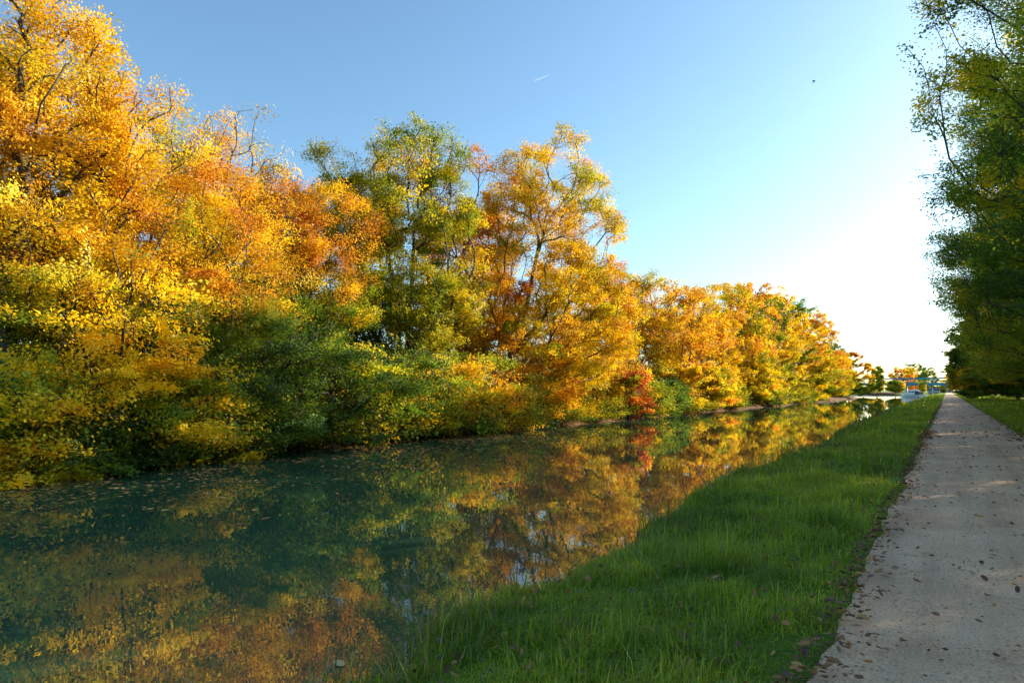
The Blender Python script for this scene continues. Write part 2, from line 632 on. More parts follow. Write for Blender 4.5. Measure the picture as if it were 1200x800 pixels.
grass_object("grass", [
    (-5.0, -0.4, 1.0, 7.0, 3000, 0.125, 0.006), (-5.0, -0.4, 7.0, 14.0, 1900, 0.125, 0.008), (-5.4, -0.4, 14, 28, 700, 0.13, 0.015),
    (-5.4, -0.4, 28, 60, 200, 0.14, 0.03), (-5.2, -0.4, 60, 130, 50, 0.20, 0.06), (-5.2, -0.4, 130, 300, 12, 0.24, 0.12),
    (-5.0, -0.4, -4, 1.0, 350, 0.18, 0.012),
    (2.0, 4.5, 18, 60, 180, 0.14, 0.03), (2.0, 9.5, 60, 140, 45, 0.17, 0.06), (2.0, 10.5, 140, 330, 10, 0.22, 0.12), (2.0, 8, -2, 18, 120, 0.15, 0.014)], 3)


def weeds():
    rng = np.random.default_rng(17)
    Y = 2 + 60 * rng.random(5200) ** 1.5
    X = near_edge(Y) + np.abs(rng.normal(0.25, .35, len(Y)))
    k = (vnoise(Y * .9, 3.3) + .6 * vnoise(Y * 3.1, 8.8) > -.05) & (X < -1.5)
    X, Y = X[k], Y[k]
    n = len(X)
    hue = np.where(rng.random(n) < .55, rng.uniform(.86, 1, n), rng.uniform(0, .5, n))
    V, Q, T, H = blades(rng, X, Y, rng.uniform(.18, .55, n), .011 + .0012 * np.clip(Y - 8, 0, 40), hue, lean=.7)
    val = np.tile(rng.uniform(.45, 1.0, n), 2)
    tag(mesh_obj("weeds", V, [Q, T], M_GRASS, face_attrs={"hue": np.tile(H, 2), "val": val}), "straggling dry weeds on the lip of the near bank", "weeds", kind="stuff")


weeds()


def kite_leaves(rng, P, size, normal_jit, asp=0.6, curl=0.0, nrm=None, axis=None):
    """Kite-shaped leaves folded along their midrib at points P: returns V, F (two triangles a leaf as one quad when flat)."""
    n = len(P)
    nv = (np.tile([0, 0, 1.0], (n, 1)) if nrm is None else nrm) + rng.normal(size=(n, 3)) * normal_jit
    nv /= np.linalg.norm(nv, axis=1)[:, None] + 1e-9
    ax = rng.normal(size=(n, 3)) if axis is None else axis + rng.normal(size=(n, 3)) * 0.6
    ax -= nv * (ax * nv).sum(1)[:, None]
    ax /= np.linalg.norm(ax, axis=1)[:, None] + 1e-9
    bx = np.cross(nv, ax)
    L = size[:, None]
    W = L * asp / 2
    c = nv * L * curl
    V = np.stack([P - ax * L * 0.5, P - ax * L * 0.02 + bx * W + c, P + ax * L * 0.5, P - ax * L * 0.02 - bx * W + c], 1)
    F = (np.arange(n) * 4)[:, None] + np.array([[0, 1, 2, 3]])
    return V.reshape(-1, 3), F


def oval_leaves(rng, P, size, normal_jit, asp=0.6, curl=0.2):
    n = len(P)
    nv = np.tile([0, 0, 1.0], (n, 1)) + rng.normal(size=(n, 3)) * normal_jit
    nv /= np.linalg.norm(nv, axis=1)[:, None]
    ax = rng.normal(size=(n, 3))
    ax -= nv * (ax * nv).sum(1)[:, None]
    ax /= np.linalg.norm(ax, axis=1)[:, None]
    bx = np.cross(nv, ax)
    L = size[:, None]
    W = L * (asp * rng.uniform(.6, 1.2, n))[:, None] / 2
    C = L * (curl * rng.uniform(.2, 1.6, n))[:, None]
    prof = [(-.62, 0.03, .25), (-.38, .62, .05), (-.12, .98, 0), (.10, .80, .0), (.26, .86, .1), (.42, .42, .3), (.55, .0, .5)]
    cols = [P + ax * L * a + bx * W * b * f + nv * C * (c + .8 * b * b * (f != 0)) for f in (1,) for a, b, c in prof]
    cols += [P + ax * L * a - bx * W * b + nv * C * (c + .8 * b * b) for a, b, c in prof[1:-1]]
    mid = [P + ax * L * a + nv * C * c for a, b, c in prof[1:-1]]
    V = np.stack(cols + mid, 1)                      # 7 + 5 + 5 corners
    k = V.shape[1]
    o = (np.arange(n) * k)[:, None]
    T = np.concatenate([o + np.array([t]) for t in ((0, 1, 12), (0, 12, 7), (5, 6, 16), (16, 6, 11))])
    Q = np.concatenate([o + np.array([(1 + i, 2 + i, 13 + i, 12 + i)]) for i in range(4)] + [o + np.array([(12 + i, 13 + i, 8 + i, 7 + i)]) for i in range(4)])
    return V.reshape(-1, 3), T, Q


# ------------------------------------------------------------------ trees
def skeleton(rng, tips, stems, bias=0.45):
    """Grow branches from the stems to every tip; returns positions, parents, tip index."""
    P, par, plen, dirs = [], [], [], []
    for st in stems:
        st = np.asarray(st, float)
        prev = -1
        for i, p in enumerate(st):
            d = (st[min(i + 1, len(st) - 1)] - st[max(i - 1, 0)])
            d = d / (np.linalg.norm(d) + 1e-9)
            P.append(p)
            par.append(prev)
            plen.append(0 if prev < 0 else plen[prev] + np.linalg.norm(p - P[prev]))
            dirs.append(d)
            prev = len(P) - 1
    cap = len(P) + len(tips) * 14
    A = np.zeros((cap, 3)); D = np.zeros((cap, 3)); L = np.zeros(cap)
    n = len(P)
    A[:n], D[:n], L[:n] = P, dirs, plen
    root = np.asarray(stems[0][0], float)
    order = np.argsort(np.linalg.norm((tips - root) * [1, 1, 0.8], axis=1))
    tip_nodes = []
    for ti in order:
        t = tips[ti]
        v = t - A[:n]
        dist = np.linalg.norm(v, axis=1)
        cosang = (v * D[:n]).sum(1) / (dist + 1e-6)
        cost = dist + bias * L[:n] + 1.1 * np.maximum(0, A[:n, 2] - t[2] + 0.15 * dist) + 1.2 * dist * np.maximum(0, 0.35 - cosang)
        cost[0] += 5
        k = int(np.argmin(cost))
        d = dist[k]
        seg = int(min(12, max(2, round(d / 0.55))))
        p0, p2 = A[k], t
        p1 = p0 + D[k] * d * 0.38 + (t - p0) * 0.12
        p1[2] += 0.05 * d
        prev = k
        for s in range(1, seg + 1):
            u = s / seg
            q = (1 - u) ** 2 * p0 + 2 * u * (1 - u) * p1 + u * u * p2
            if s < seg:
                q = q + rng.normal(size=3) * 0.03 * min(d, 2.5)
            A[n] = q
            dd = q - A[prev]
            D[n] = dd / (np.linalg.norm(dd) + 1e-9)
            L[n] = L[prev] + np.linalg.norm(dd)
            par.append(prev)
            prev = n
            n += 1
        tip_nodes.append((ti, prev))
    return A[:n], np.array(par), D[:n], L[:n], tip_nodes


def tubes(A, par, r, k=6, rmin=0.0):
    n = len(A)
    child_main = np.full(n, -1)
    for i in range(n - 1, -1, -1):
        p = par[i]
        if p >= 0 and (child_main[p] < 0 or r[i] > r[child_main[p]]):
            child_main[p] = i
    has = np.flatnonzero((par >= 0) & (r >= rmin))
    pa = par[has]
    dv = A[has] - A[pa]
    dv /= np.linalg.norm(dv, axis=1)[:, None] + 1e-9
    D = np.zeros((n, 3)); D[:, 2] = 1
    D[has] = dv
    ang = np.arange(k) * 2 * np.pi / k

    def ring(c, d, rad):
        ref = np.tile([0.9, 0.35, 0.2], (len(c), 1))
        bad = np.abs((ref * d).sum(1)) > 0.93
        ref[bad] = [-0.3, 0.9, 0.1]
        u = ref - d * (ref * d).sum(1)[:, None]
        u /= np.linalg.norm(u, axis=1)[:, None] + 1e-9
        w = np.cross(d, u)
        return c[:, None] + rad[:, None, None] * (np.cos(ang)[None, :, None] * u[:, None] + np.sin(ang)[None, :, None] * w[:, None])

    main = child_main[pa] == has
    V1 = ring(A, D, r)                                   # a ring at each node
    side = np.flatnonzero(~main)
    V2 = ring(A[pa[side]], D[has[side]], np.minimum(r[pa[side]], r[has[side]] * 1.15))
    start = np.zeros(len(has), int)
    start[main] = pa[main] * k
    start[side] = n * k + np.arange(len(side)) * k
    end = has * k
    j = np.arange(k)
    j2 = (j + 1) % k
    F = np.stack([start[:, None] + j, start[:, None] + j2, end[:, None] + j2, end[:, None] + j], -1).reshape(-1, 4)
    return np.concatenate([V1.reshape(-1, 3), V2.reshape(-1, 3)]), F


def grow(seed, H, rx, ry, z_low, n_tips, per_tip, leaf, hue, hue_low=None, low_top=0.4, trunk_r=0.2, stems=1, shift=(0, 0),
         lobes=26, spray=0.62, flat=0.09, upflat=0.17, top_thin=0.0, jit=0.16, wide=0.42, layer=0.7, skirt=3.0, dome=2.5, rough=0.2, patch=0.45, rmin=0.008, lobe_size=0.25, droop=0.12, hue_leaf=0.028, trunk_top=0.62, asp=0.62, bright=1.0):
    """One tree at the origin: returns (trunk mesh data, crown mesh data)."""
    rng = np.random.default_rng(seed)
    zc = z_low + (H - z_low) * wide
    up, dn = H - zc, zc - z_low
    c = np.array([shift[0], shift[1], zc])
    # tips fill a lumpy dome that keeps its width down to the skirt, and gather into limbs' clumps
    def shell(m, lo):
        v = rng.normal(size=(m, 3))
        v /= np.linalg.norm(v, axis=1)[:, None]
        q = v.copy()
        low = v[:, 2] < 0
        hx = np.linalg.norm(v[:, :2], axis=1) + 1e-6
        q[low, :2] *= ((1 - np.abs(v[low, 2]) ** skirt) ** (1 / skirt) / hx[low])[:, None]
        hi = ~low                                             # and a broad dome above
        q[hi, :2] *= ((1 - np.abs(v[hi, 2]) ** dome) ** (1 / dome) / hx[hi])[:, None]
        bump = (vnoise(v[:, 0] * 1.9 + v[:, 2] * 1.3 + seed * 3.7, v[:, 1] * 1.9 - v[:, 2] * 1.1 + seed) * 2
                + vnoise(v[:, 0] * 4.3 + v[:, 2] * 3 + seed, v[:, 1] * 4.3 + v[:, 2] * 2.2))
        rad = (lo + (1 - lo) * rng.random(m) ** 0.6) * (1 + rough * bump)
        return c + q * np.where(low, dn, up)[:, None] ** [0, 0, 1] * [rx, ry, 1] * rad[:, None]

    lc = shell(lobes * 2, 0.35)
    lh = rng.normal(0, jit, len(lc))
    tips = shell(n_tips, 0.40)
    d2 = ((tips[:, None] - lc[None]) ** 2 * [1, 1, 1.8]).sum(-1)
    li = d2.argmin(1)
    gz = 0.80 - 0.55 * layer
    tips = tips + (lc[li] - tips) * ([0.26, 0.26, gz] if layer > .5 else [0.12, 0.12, gz])
    tips += rng.normal(size=tips.shape) * [.22, .22, .12]
    tips[:, 2] = c[2] + (tips[:, 2] - c[2]) * np.where(tips[:, 2] > c[2], up / max(.1, np.percentile(tips[:, 2] - c[2], 99.3)), 1)
    tips[:, 2] = np.clip(tips[:, 2], z_low * 0.8 + 0.2 * rng.random(n_tips), H + .15)
    # stems
    st = []
    for s in range(stems):
        a = rng.random() * 6.28
        off = np.array([math.cos(a), math.sin(a)]) * (0.0 if stems == 1 else 0.28)
        top = np.array([shift[0] * 0.7 + off[0] * rx * 0.9, shift[1] * 0.7 + off[1] * ry * 0.9, H * trunk_top * (1 if s == 0 else rng.uniform(.75, 1))])
        base = np.array([off[0], off[1], -0.25])
        m = 9
        pts = []
        ph0 = rng.random(2) * 6
        for q in range(m):
            u = q / (m - 1)
            p = base + (top - base) * np.array([u ** 1.4, u ** 1.4, u])
            p[:2] += np.sin(np.array([2.2, 2.7]) * u * 2 + ph0) * 0.022 * H * 0.5 * u
            pts.append(p)
        st.append(pts)
    A, par, D, L, tn = skeleton(rng, tips, st)
    n = len(A)
    cnt = np.zeros(n)
    for _, k in tn:
        cnt[k] += 1
    for q in range(n - 1, -1, -1):
        if par[q] >= 0:
            cnt[par[q]] += cnt[q]
    roots = np.flatnonzero(par < 0)
    r = np.maximum(cnt, 0.6) ** 0.46
    r *= trunk_r / r[roots].max()
    r = np.maximum(r, 0.009)
    for s in range(stems):                                   # root flare
        r[s * 9] *= 1.35
    TV, TF = tubes(A, par, r, 6, rmin)
    # leaves: flat sprays along the last piece of every branch
    node = np.array([k for _, k in tn])
    tid = np.array([k for k, _ in tn])
    zrel = np.clip((A[node, 2] - z_low) / (H - z_low), 0, 1)
    mult = np.exp(patch * rng.normal(size=len(lc)).clip(-1.6, 1.2))[li][tid] * (0.25 + 1.5 * rng.random(len(node)) ** 1.3) * (1 - top_thin * zrel ** 2)
    reps = np.maximum(3, (per_tip * mult)).astype(int)
    idx = np.repeat(np.arange(len(node)), reps)
    nl = len(idx)
    nd = node[idx]
    p1 = A[nd]
    p0 = A[par[nd]]
    pp = A[np.maximum(par[par[nd]], 0)]
    u = rng.random(nl)
    pos = np.where((u < .5)[:, None], pp + (p0 - pp) * (2 * u)[:, None], p0 + (p1 - p0) * (2 * u - 1)[:, None])
    d = D[nd].copy()
    d[:, 2] *= 0.5
    d /= np.linalg.norm(d, axis=1)[:, None] + 1e-9
    sd = np.cross(d, [0, 0, 1.0])
    sd /= np.linalg.norm(sd, axis=1)[:, None] + 1e-9
    sgn = np.where(rng.random(nl) < .5, -1, 1)
    lat = spray * rng.random(nl) ** 0.8 * (1.1 - 0.5 * u)
    out = sd * (sgn * lat)[:, None] + d * (lat * rng.uniform(0.2, 1.1, nl))[:, None]
    pos = pos + out
    zr = zrel[idx]
    fl = flat + (upflat - flat) * zr
    pos += rng.normal(size=(nl, 3)) * (np.stack([fl * .8, fl * .8, fl], -1))
    pos[:, 2] -= droop * lat
    tilt = rng.normal(size=(len(node), 3)) * (0.45 + 0.45 * zrel)[:, None]
    nj = 0.24 + 0.10 * zr
    nrm = np.tile([0, 0, 1.0], (nl, 1)) + tilt[idx] + rng.normal(size=(nl, 3)) * nj[:, None]
    sz = leaf * rng.uniform(0.5, 1.4, nl)
    LV, LF = kite_leaves(rng, pos, sz, 0.05, asp=asp, curl=0.08, nrm=nrm, axis=out / (np.linalg.norm(out, axis=1)[:, None] + 1e-6))
    # leaf hue: tree, limb, spray and leaf; low sprays may still be green
    hb = hue + lh[li][tid][idx] + rng.normal(0, 0.065, len(node))[idx] + rng.normal(0, hue_leaf, nl)
    if hue_low is not None:
        f = np.clip((low_top - zr) / 0.22 + 0.5 + rng.normal(0, 0.3, len(node))[idx], 0, 1)
        hb = hb * (1 - f) + (hue_low + rng.normal(0, 0.05, len(node))[idx]) * f + 0.25 * lh[li][tid][idx] * f
    val = rng.uniform(0.88, 1.1, nl) * bright
    return (TV, TF), (LV, LF, np.clip(hb, 0.01, 0.99), val)


N_LEAVES = 0


def tree(name, label, cat, group, loc, rz, **kw):
    global N_LEAVES
    (TV, TF), (LV, LF, hu, va) = grow(**kw)
    N_LEAVES += len(LF)
    root = empty(name, loc, label, cat, group, rz)
    mesh_obj("trunk", TV, TF, M_BARK, root, smooth=True)
    mesh_obj("crown", LV, LF, M_LEAF, root, face_attrs={"hue": hu, "val": va})
    return root


def copy_tree(src, loc, rz, label, scale=(1, 1, 1), group=None):
    c = src.copy()
    COL.objects.link(c)
    c.location, c.rotation_euler, c.scale = loc, (0, 0, rz), scale
    c["label"] = label
    if group:
        c["group"] = group
    for ch in list(src.children):
        k = ch.copy()
        COL.objects.link(k)
        k.parent = c
    return c


FAR_G = "autumn trees along the far bank"
FAR = {}
SHRUB_G = "shrubs overhanging the far waterline"


def far_tree(px, X, ytop, label, seed, name="autumn_tree", cat="tree", group=FAR_G, **kw):
    dep = depth_at(px, X)
    x, y = at(px, dep)
    z = float(ground_z(x, y))
    H = height_for(ytop, dep) - z
    k = dict(rx=4.5, ry=4.5, z_low=1.6, n_tips=520, per_tip=62, leaf=0.17, hue=0.5, trunk_r=0.2)
    k.update(kw)
    o = tree(name, label, cat, group, (x, y, z), 0.0, seed=seed, H=H, **k)
    if cat == "tree" and px not in FAR:
        FAR[px] = (o, H)
    return o


# --- the far bank, from the frame's left edge along the canal
far_tree(18, -25.6, -12, "tallest golden yellow tree of the far row, cut by the left frame edge", 11, rx=4.3, ry=3.6, z_low=2.5, n_tips=858, per_tip=152, leaf=0.103,
         hue=0.53, hue_low=0.30, low_top=0.28, trunk_r=0.25, stems=3, top_thin=0.1, layer=.6, lobe_size=0.21, spray=.62, jit=0.07)
far_tree(88, -26.0, 62, "golden tree with several dark upright stems next to the tallest one", 12, rx=4.2, ry=3.6, z_low=2.6, n_tips=726, per_tip=145, leaf=0.103,
         hue=0.52, hue_low=0.27, low_top=0.3, trunk_r=0.24, stems=3, top_thin=0.1, layer=.6, lobe_size=0.21, spray=.62, jit=0.08)
far_tree(168, -28.5, 104, "golden yellow tree with a loose rounded top between darker stems and orange tree", 13, rx=4.0, ry=3.4, z_low=2.5, n_tips=594, per_tip=142, leaf=0.103,
         hue=0.47, hue_low=0.25, low_top=0.33, trunk_r=0.16, stems=2, top_thin=0.2, layer=.6, lobe_size=0.21, spray=.62, jit=0.07)
far_tree(262, -29.5, 120, "thin yellow tree with bare twigs showing at its top", 14, rx=3.4, ry=3.4, z_low=2.5, n_tips=640, per_tip=88, leaf=0.103,
         hue=0.5, hue_low=0.2, low_top=0.4, trunk_r=0.15, stems=2, top_thin=0.5, layer=.6, lobe_size=0.22, spray=.62, jit=0.08)
far_tree(232, -25.8, 205, "orange and rust tree standing low in front of the thin yellow tree", 15, rx=4.14, ry=4.03, z_low=2, n_tips=475, per_tip=158, leaf=0.096,
         hue=0.61, hue_low=0.15, low_top=0.42, trunk_r=0.15, layer=.6, spray=.62, jit=0.1)
far_tree(345, -29.0, 196, "rusty orange tree with sparse reddish twigs at its top", 16, rx=4.9, ry=5.0, z_low=2, n_tips=760, per_tip=152, leaf=0.103,
         hue=0.66, hue_low=0.17, low_top=0.42, trunk_r=0.17, stems=2, top_thin=.4, layer=.6, spray=.62, jit=0.1)
far_tree(412, -32.0, 182, "yellow green tree behind the rusty orange one", 17, rx=4.8, ry=4.8, z_low=2.5, n_tips=1000, per_tip=142, leaf=0.117,
         hue=0.36, hue_low=0.16, trunk_r=0.25, layer=.6, rough=0.15, spray=.62, jit=0.09)
far_tree(478, -29.0, 150, "tallest green topped oak in the middle of the far row", 18, rx=4.9, ry=5.2, z_low=1.3, n_tips=1700, per_tip=81, leaf=0.139,
         hue=0.32, hue_low=0.3, low_top=0.5, trunk_r=0.3, stems=2, layer=.6, rough=0.14, lobes=40, jit=0.09)
far_tree(545, -31.5, 186, "slim red and copper tree between the green oak and the yellow oak", 19, rx=4.6, ry=5.0, z_low=1.5, n_tips=1100, per_tip=66, leaf=0.131,
         hue=0.76, hue_low=0.62, trunk_r=0.22, layer=.6, rough=0.15, jit=0.07)
far_tree(598, -27.6, 166, "broad golden oak with a dark leaning trunk and spreading limbs", 20, rx=6.6, ry=6.4, z_low=0.7, n_tips=2600, per_tip=87, leaf=0.139,
         hue=0.50, hue_low=0.42, low_top=0.18, trunk_r=0.38, shift=(1.6, 3.0), layer=.6, rough=0.13, patch=0.3, jit=0.09, lobes=60, lobe_size=.25)
far_tree(694, -26.6, 318, "bright yellow tree drooping to the water beside the broad golden oak", 21, rx=4.68, ry=5.29, z_low=-0.2, n_tips=884, per_tip=87, leaf=0.156,
         hue=0.44, trunk_r=0.2, wide=.33, layer=.6, jit=0.1)
far_tree(772, -27.2, 328, "orange brown tree first beyond the crimson shrub", 22, rx=6.24, ry=6.21, z_low=-0.2, n_tips=1054, per_tip=54, leaf=0.22,
         hue=0.62, hue_low=0.33, low_top=0.25, trunk_r=0.3, wide=.33, jit=0.1)
far_tree(822, -27.4, 337, "orange and olive tree second beyond the crimson shrub", 23, rx=5.98, ry=6.9, z_low=-0.2, n_tips=1020, per_tip=52, leaf=0.24,
         hue=0.52, hue_low=0.42, trunk_r=0.3, wide=.33, jit=0.14)
far_tree(866, -27.0, 331, "large yellow tree with green tufts on its crown", 24, rx=6.24, ry=8.05, z_low=-0.2, n_tips=1088, per_tip=50, leaf=0.27,
         hue=0.43, hue_low=0.4, trunk_r=0.31, wide=.33, jit=0.14)
far_tree(905, -27.0, 346, "yellow and amber tree leaning over the water behind the large yellow one", 25, rx=6.24, ry=9.2, z_low=-0.2, n_tips=1020, per_tip=48, leaf=0.31,
         hue=0.46, hue_low=0.36, trunk_r=0.31, wide=.33, jit=0.14)
far_tree(938, -26.6, 366, "lime yellow tree where the bright part of the row ends", 26, rx=5.98, ry=10.3, z_low=-0.2, n_tips=952, per_tip=46, leaf=0.36,
         hue=0.38, hue_low=0.34, trunk_r=0.31, wide=.33, jit=0.12)
far_tree(974, -27.5, 403, "dark olive and rust tree standing apart near the end of the row", 27, rx=5.98, ry=10.3, z_low=-0.2, n_tips=782, per_tip=46, leaf=0.42,
         hue=0.55, hue_low=0.2, trunk_r=0.31, wide=.33, jit=0.2)
far_tree(995, -26.0, 431, "small yellow green tree closing the row by the basin", 28, rx=3.2, ry=7.0, z_low=0.16, n_tips=420, per_tip=40, leaf=0.42,
         hue=0.34, trunk_r=0.22, jit=0.14)
# a looser second row behind
BACK_G = "trees behind the far row"
far_tree(130, -36, 150, "olive tree standing back behind the golden stems at the left", 31, group=BACK_G, rx=5, ry=5, z_low=0.8, n_tips=588, per_tip=50, leaf=0.22, hue=0.36, trunk_r=0.28)
far_tree(305, -38, 235, "amber tree standing back between the thin yellow and rusty trees", 32, group=BACK_G, rx=5, ry=5, z_low=0.8, n_tips=588, per_tip=50, leaf=0.22, hue=0.55, trunk_r=0.28)
far_tree(535, -39, 255, "olive tree standing back behind the slim red tree", 33, group=BACK_G, rx=5, ry=5, z_low=0.8, n_tips=588, per_tip=48, leaf=0.25, hue=0.36, trunk_r=0.28)
far_tree(665, -38, 290, "amber tree standing back behind the broad golden oak", 34, group=BACK_G, rx=5.5, ry=6, z_low=0.6, n_tips=616, per_tip=50, leaf=0.25, hue=0.5, trunk_r=0.28)


def far_shrub(px, X, ytop, label, seed, **kw):
    k = dict(rx=3.0, ry=3.3, z_low=-0.15, n_tips=420, per_tip=56, leaf=0.12, layer=0.2, bright=1.3, shift=(0.6, 0), rough=.34, patch=.7, hue=0.15, trunk_r=0.11, stems=3, spray=0.75, flat=0.07, upflat=.10, lobes=16, wide=0.5,
             trunk_top=.7, droop=.25)
    k.update(kw)
    return far_tree(px, X, ytop, label, seed, name="waterside_shrub", cat="shrub", group=SHRUB_G, **k)


def beside(src, px, X, ytop, label, rz, wid=1.0):
    dep = depth_at(px, X)
    x, y = at(px, dep)
    z = float(ground_z(x, y))
    k = (height_for(ytop, dep) - z) / FAR[src][1]
    copy_tree(FAR[src][0], (x, y, z), rz, label, (wid, wid, k))


beside(772, 797, -28.0, 338, "amber tree squeezed between the orange brown and olive trees", 1.2, 1.1)
beside(822, 845, -28.5, 338, "russet and yellow tree just before the large yellow one", 2.2, 1.1)
beside(866, 886, -27.5, 338, "ochre tree between the large yellow and the amber leaning one", 2.9, 1.15)
beside(905, 922, -27.5, 352, "gold and green tree just behind the amber leaning one", 1.9, 1.2)
beside(866, 953, -27.5, 380, "yellow tree at the far edge of the bright part", 4.0, 1.1)
beside(694, 963, -26.5, 402, "light yellow tree filling the gap before the dark olive one", .8, 1.6)
beside(974, 985, -27.0, 414, "dusky orange tree right behind the dark olive and rust one", 2.0, 1.1)
beside(694, 745, -29.0, 322, "yellow tree half hidden between the drooping yellow and orange brown trees", 2.4, 1.1)
beside(345, 300, -31.5, 178, "orange tree behind and between the thin yellow and rusty ones", 2.0, 1.0)

far_shrub(-8, -23.7, 420, "yellow leaved shrub at the frame edge dipping towards the water", 41, hue=0.40, jit=.08)
far_shrub(62, -24.3, 425, "yellow green hornbeam below the golden stems with layered sprays", 42, hue=0.27, jit=.12, rx=2.8)
far_shrub(125, -23.7, 445, "deep green hornbeam with a bright yellow spray above it", 43, hue=0.13, jit=.12)
far_shrub(110, -24.1, 322, "bright yellow spray bough reaching out over the dark shrubs", 44, hue=0.44, jit=.04, z_low=2.6, rx=1.9, ry=2.4, n_tips=60, wide=.4)
far_shrub(200, -23.9, 425, "green shrub with yellow tipped sprays leaning over the water", 45, hue=0.13, jit=.12, rx=2.8, ry=3)
far_shrub(268, -24.1, 400, "dark green hornbeam with fine layered twigs over the water", 46, hue=0.06, jit=.06, rx=2.9, ry=3, n_tips=300)
far_shrub(330, -24.5, 385, "tall dark green hornbeam beside the rusty orange tree", 47, hue=0.06, jit=.06, rx=2.9, ry=3, n_tips=300)
far_shrub(385, -24.3, 388, "olive brown shrub trailing grey twigs into the water", 48, hue=0.13, jit=.1, rx=2.8, ry=3, n_tips=300)
far_shrub(440, -24.5, 405, "dull olive shrub at the foot of the green oak", 49, hue=0.17, jit=.1, rx=2.4, ry=2.8)
far_shrub(492, -24.7, 400, "fresh green shrub growing under the green topped oak", 50, hue=0.22, jit=.1, rx=2.2, ry=3, n_tips=190)
far_shrub(560, -24.9, 408, "copper leaved shrub under the slim red tree", 51, hue=0.55, jit=.12, rx=2.2, ry=3)
far_shrub(628, -24.9, 400, "amber shrub with layered boughs under the broad golden oak", 52, hue=0.5, jit=.1, rx=2.4, ry=3.6, leaf=.16)
far_shrub(733, -24.1, 418, "crimson shrub hanging over the water between the bright yellow and orange brown trees", 53, hue=0.81, jit=.12, rx=1.8, ry=2.8, leaf=.17, n_tips=170)
far_shrub(772, -24.7, 440, "dark green shrub in the shade beside the crimson one", 54, hue=0.05, jit=.04, rx=2.0, ry=4.0, leaf=.2)
far_shrub(832, -24.5, 432, "golden shrub with boughs trailing near the water under orange trees", 55, hue=0.42, jit=.1, rx=2.2, ry=5, leaf=.22)
far_shrub(893, -24.4, 430, "lime yellow shrub low under the amber leaning tree", 56, hue=0.33, jit=.08, rx=2.2, ry=7, leaf=.28)
far_shrub(944, -24.4, 440, "small lemon shrub under the lime yellow tree", 57, hue=0.4, jit=.08, rx=2.2, ry=8, leaf=.33)

LOW_G = "low bushes at the far waterline"
low0 = None
LOW_W = ("below the frame edge shrub", "below the yellow green hornbeam", "below the deep green hornbeam", "between the two deep green hornbeams", "under the yellow tipped sprays", "under the fine layered twigs",
         "beside the tall dark hornbeam", "under the trailing grey twigs", "at the foot of the dull olive shrub", "under the fresh green shrub", "between the fresh green and copper shrubs", "under the copper leaved shrub",
         "before the golden oak's trunk", "beside the amber shrub", "under the bright yellow drooping tree", "beside the crimson shrub", "under the orange brown tree", "under the large yellow tree",
         "under the amber leaning tree", "under the lime yellow tree", "just before the dark olive tree")
for k, (px, w) in enumerate(zip((-30, 22, 78, 140, 172, 232, 292, 350, 408, 455, 500, 535, 590, 655, 698, 752, 800, 858, 900, 930, 952), LOW_W)):
    dep = depth_at(px, -24.4)
    x, y = at(px, dep)
    z = -.85
    lab = "low dusky bush at the water " + w
    if low0 is None:
        low0 = tree("low_bush", lab, "bush", LOW_G, (x, y, z), 0, seed=67, H=2.0, rx=1.9, ry=2.2, z_low=0.0, n_tips=200, per_tip=46, leaf=.11, hue=.2, trunk_r=.04, stems=3, jit=.16, lobes=14, wide=.35,
                    layer=.4)
    else:
        f = .8 + .5 * ((k * 5) % 7) / 6
        copy_tree(low0, (x, y, z), k * 1.7, lab, (f * (1 + .03 * k), f * (1 + .03 * k), f * (1 + .02 * k)))

BOUGH_G = "yellow boughs tinted as sunlit, and young trees, over the water"  # yellow leaf colour stands in for sunlight on the higher boughs
for px, X, ytop, lab, sd in ((150, -22.6, 325, "bough with sunlight put into its yellow, leaning out highest over the dark shrubs", 81), (95, -22.4, 398, "bough with sunlight put into its yellow, leaning out below the highest one", 82),
                             (205, -22.8, 418, "small bough with sunlight put into its yellow, leaning out beside the thin yellow tree", 83), (5, -22.3, 492, "lemon young tree low over the water at the frame edge", 84),
                             (235, -22.6, 508, "lime young tree low over the water under the green shrubs", 85)):
    far_tree(px, X, ytop, lab, sd, name="bough_sapling", cat="bough_sapling", group=BOUGH_G, rx=1.5, ry=2.3, z_low=(height_for(ytop, depth_at(px, X)) + 1) * (.62 if sd < 84 else .3), n_tips=46, per_tip=120, leaf=.12,
             bright=1.35, hue=(.45 if sd < 84 else .36), trunk_r=.05, jit=.03, layer=.1, spray=.8, flat=.06, upflat=.07, lobes=5, shift=(.5, 0), trunk_top=.8, droop=.2)

# a dark thicket that closes the view under the crowns
TH_G = "bushes of the thicket behind the far row"
th0 = None
TH_W = ("at the left edge of the view", "behind the golden stems", "behind the bright yellow spray bough", "behind the orange and rust tree", "behind the thin yellow tree", "behind the rusty orange tree",
        "behind the yellow green tree", "behind the green topped oak", "behind the slim red tree", "behind the golden oak's trunk", "behind the drooping yellow tree", "behind the crimson shrub",
        "behind the orange brown tree", "behind the large yellow tree")
for k, w in enumerate(TH_W):
    y = 1.5 + 5.2 * k + .28 * k * k
    x = -33.5 - 1.8 * math.sin(k * 2.3)
    lab = "dark bush of the thicket " + w
    if th0 is None:
        th0 = tree("thicket_bush", lab, "bush", TH_G, (x, y, -.15), 0, seed=66, H=4.6, rx=4.0, ry=4.6, z_low=-.1, n_tips=420, per_tip=44, leaf=.22, hue=.2, trunk_r=.08, stems=3, jit=.12, lobes=24,
                   wide=.4)
    else:
        copy_tree(th0, (x, y, -.15), k * 1.9, lab, (1.05, 1.05, .75 + .35 * ((k * 5) % 7) / 6))

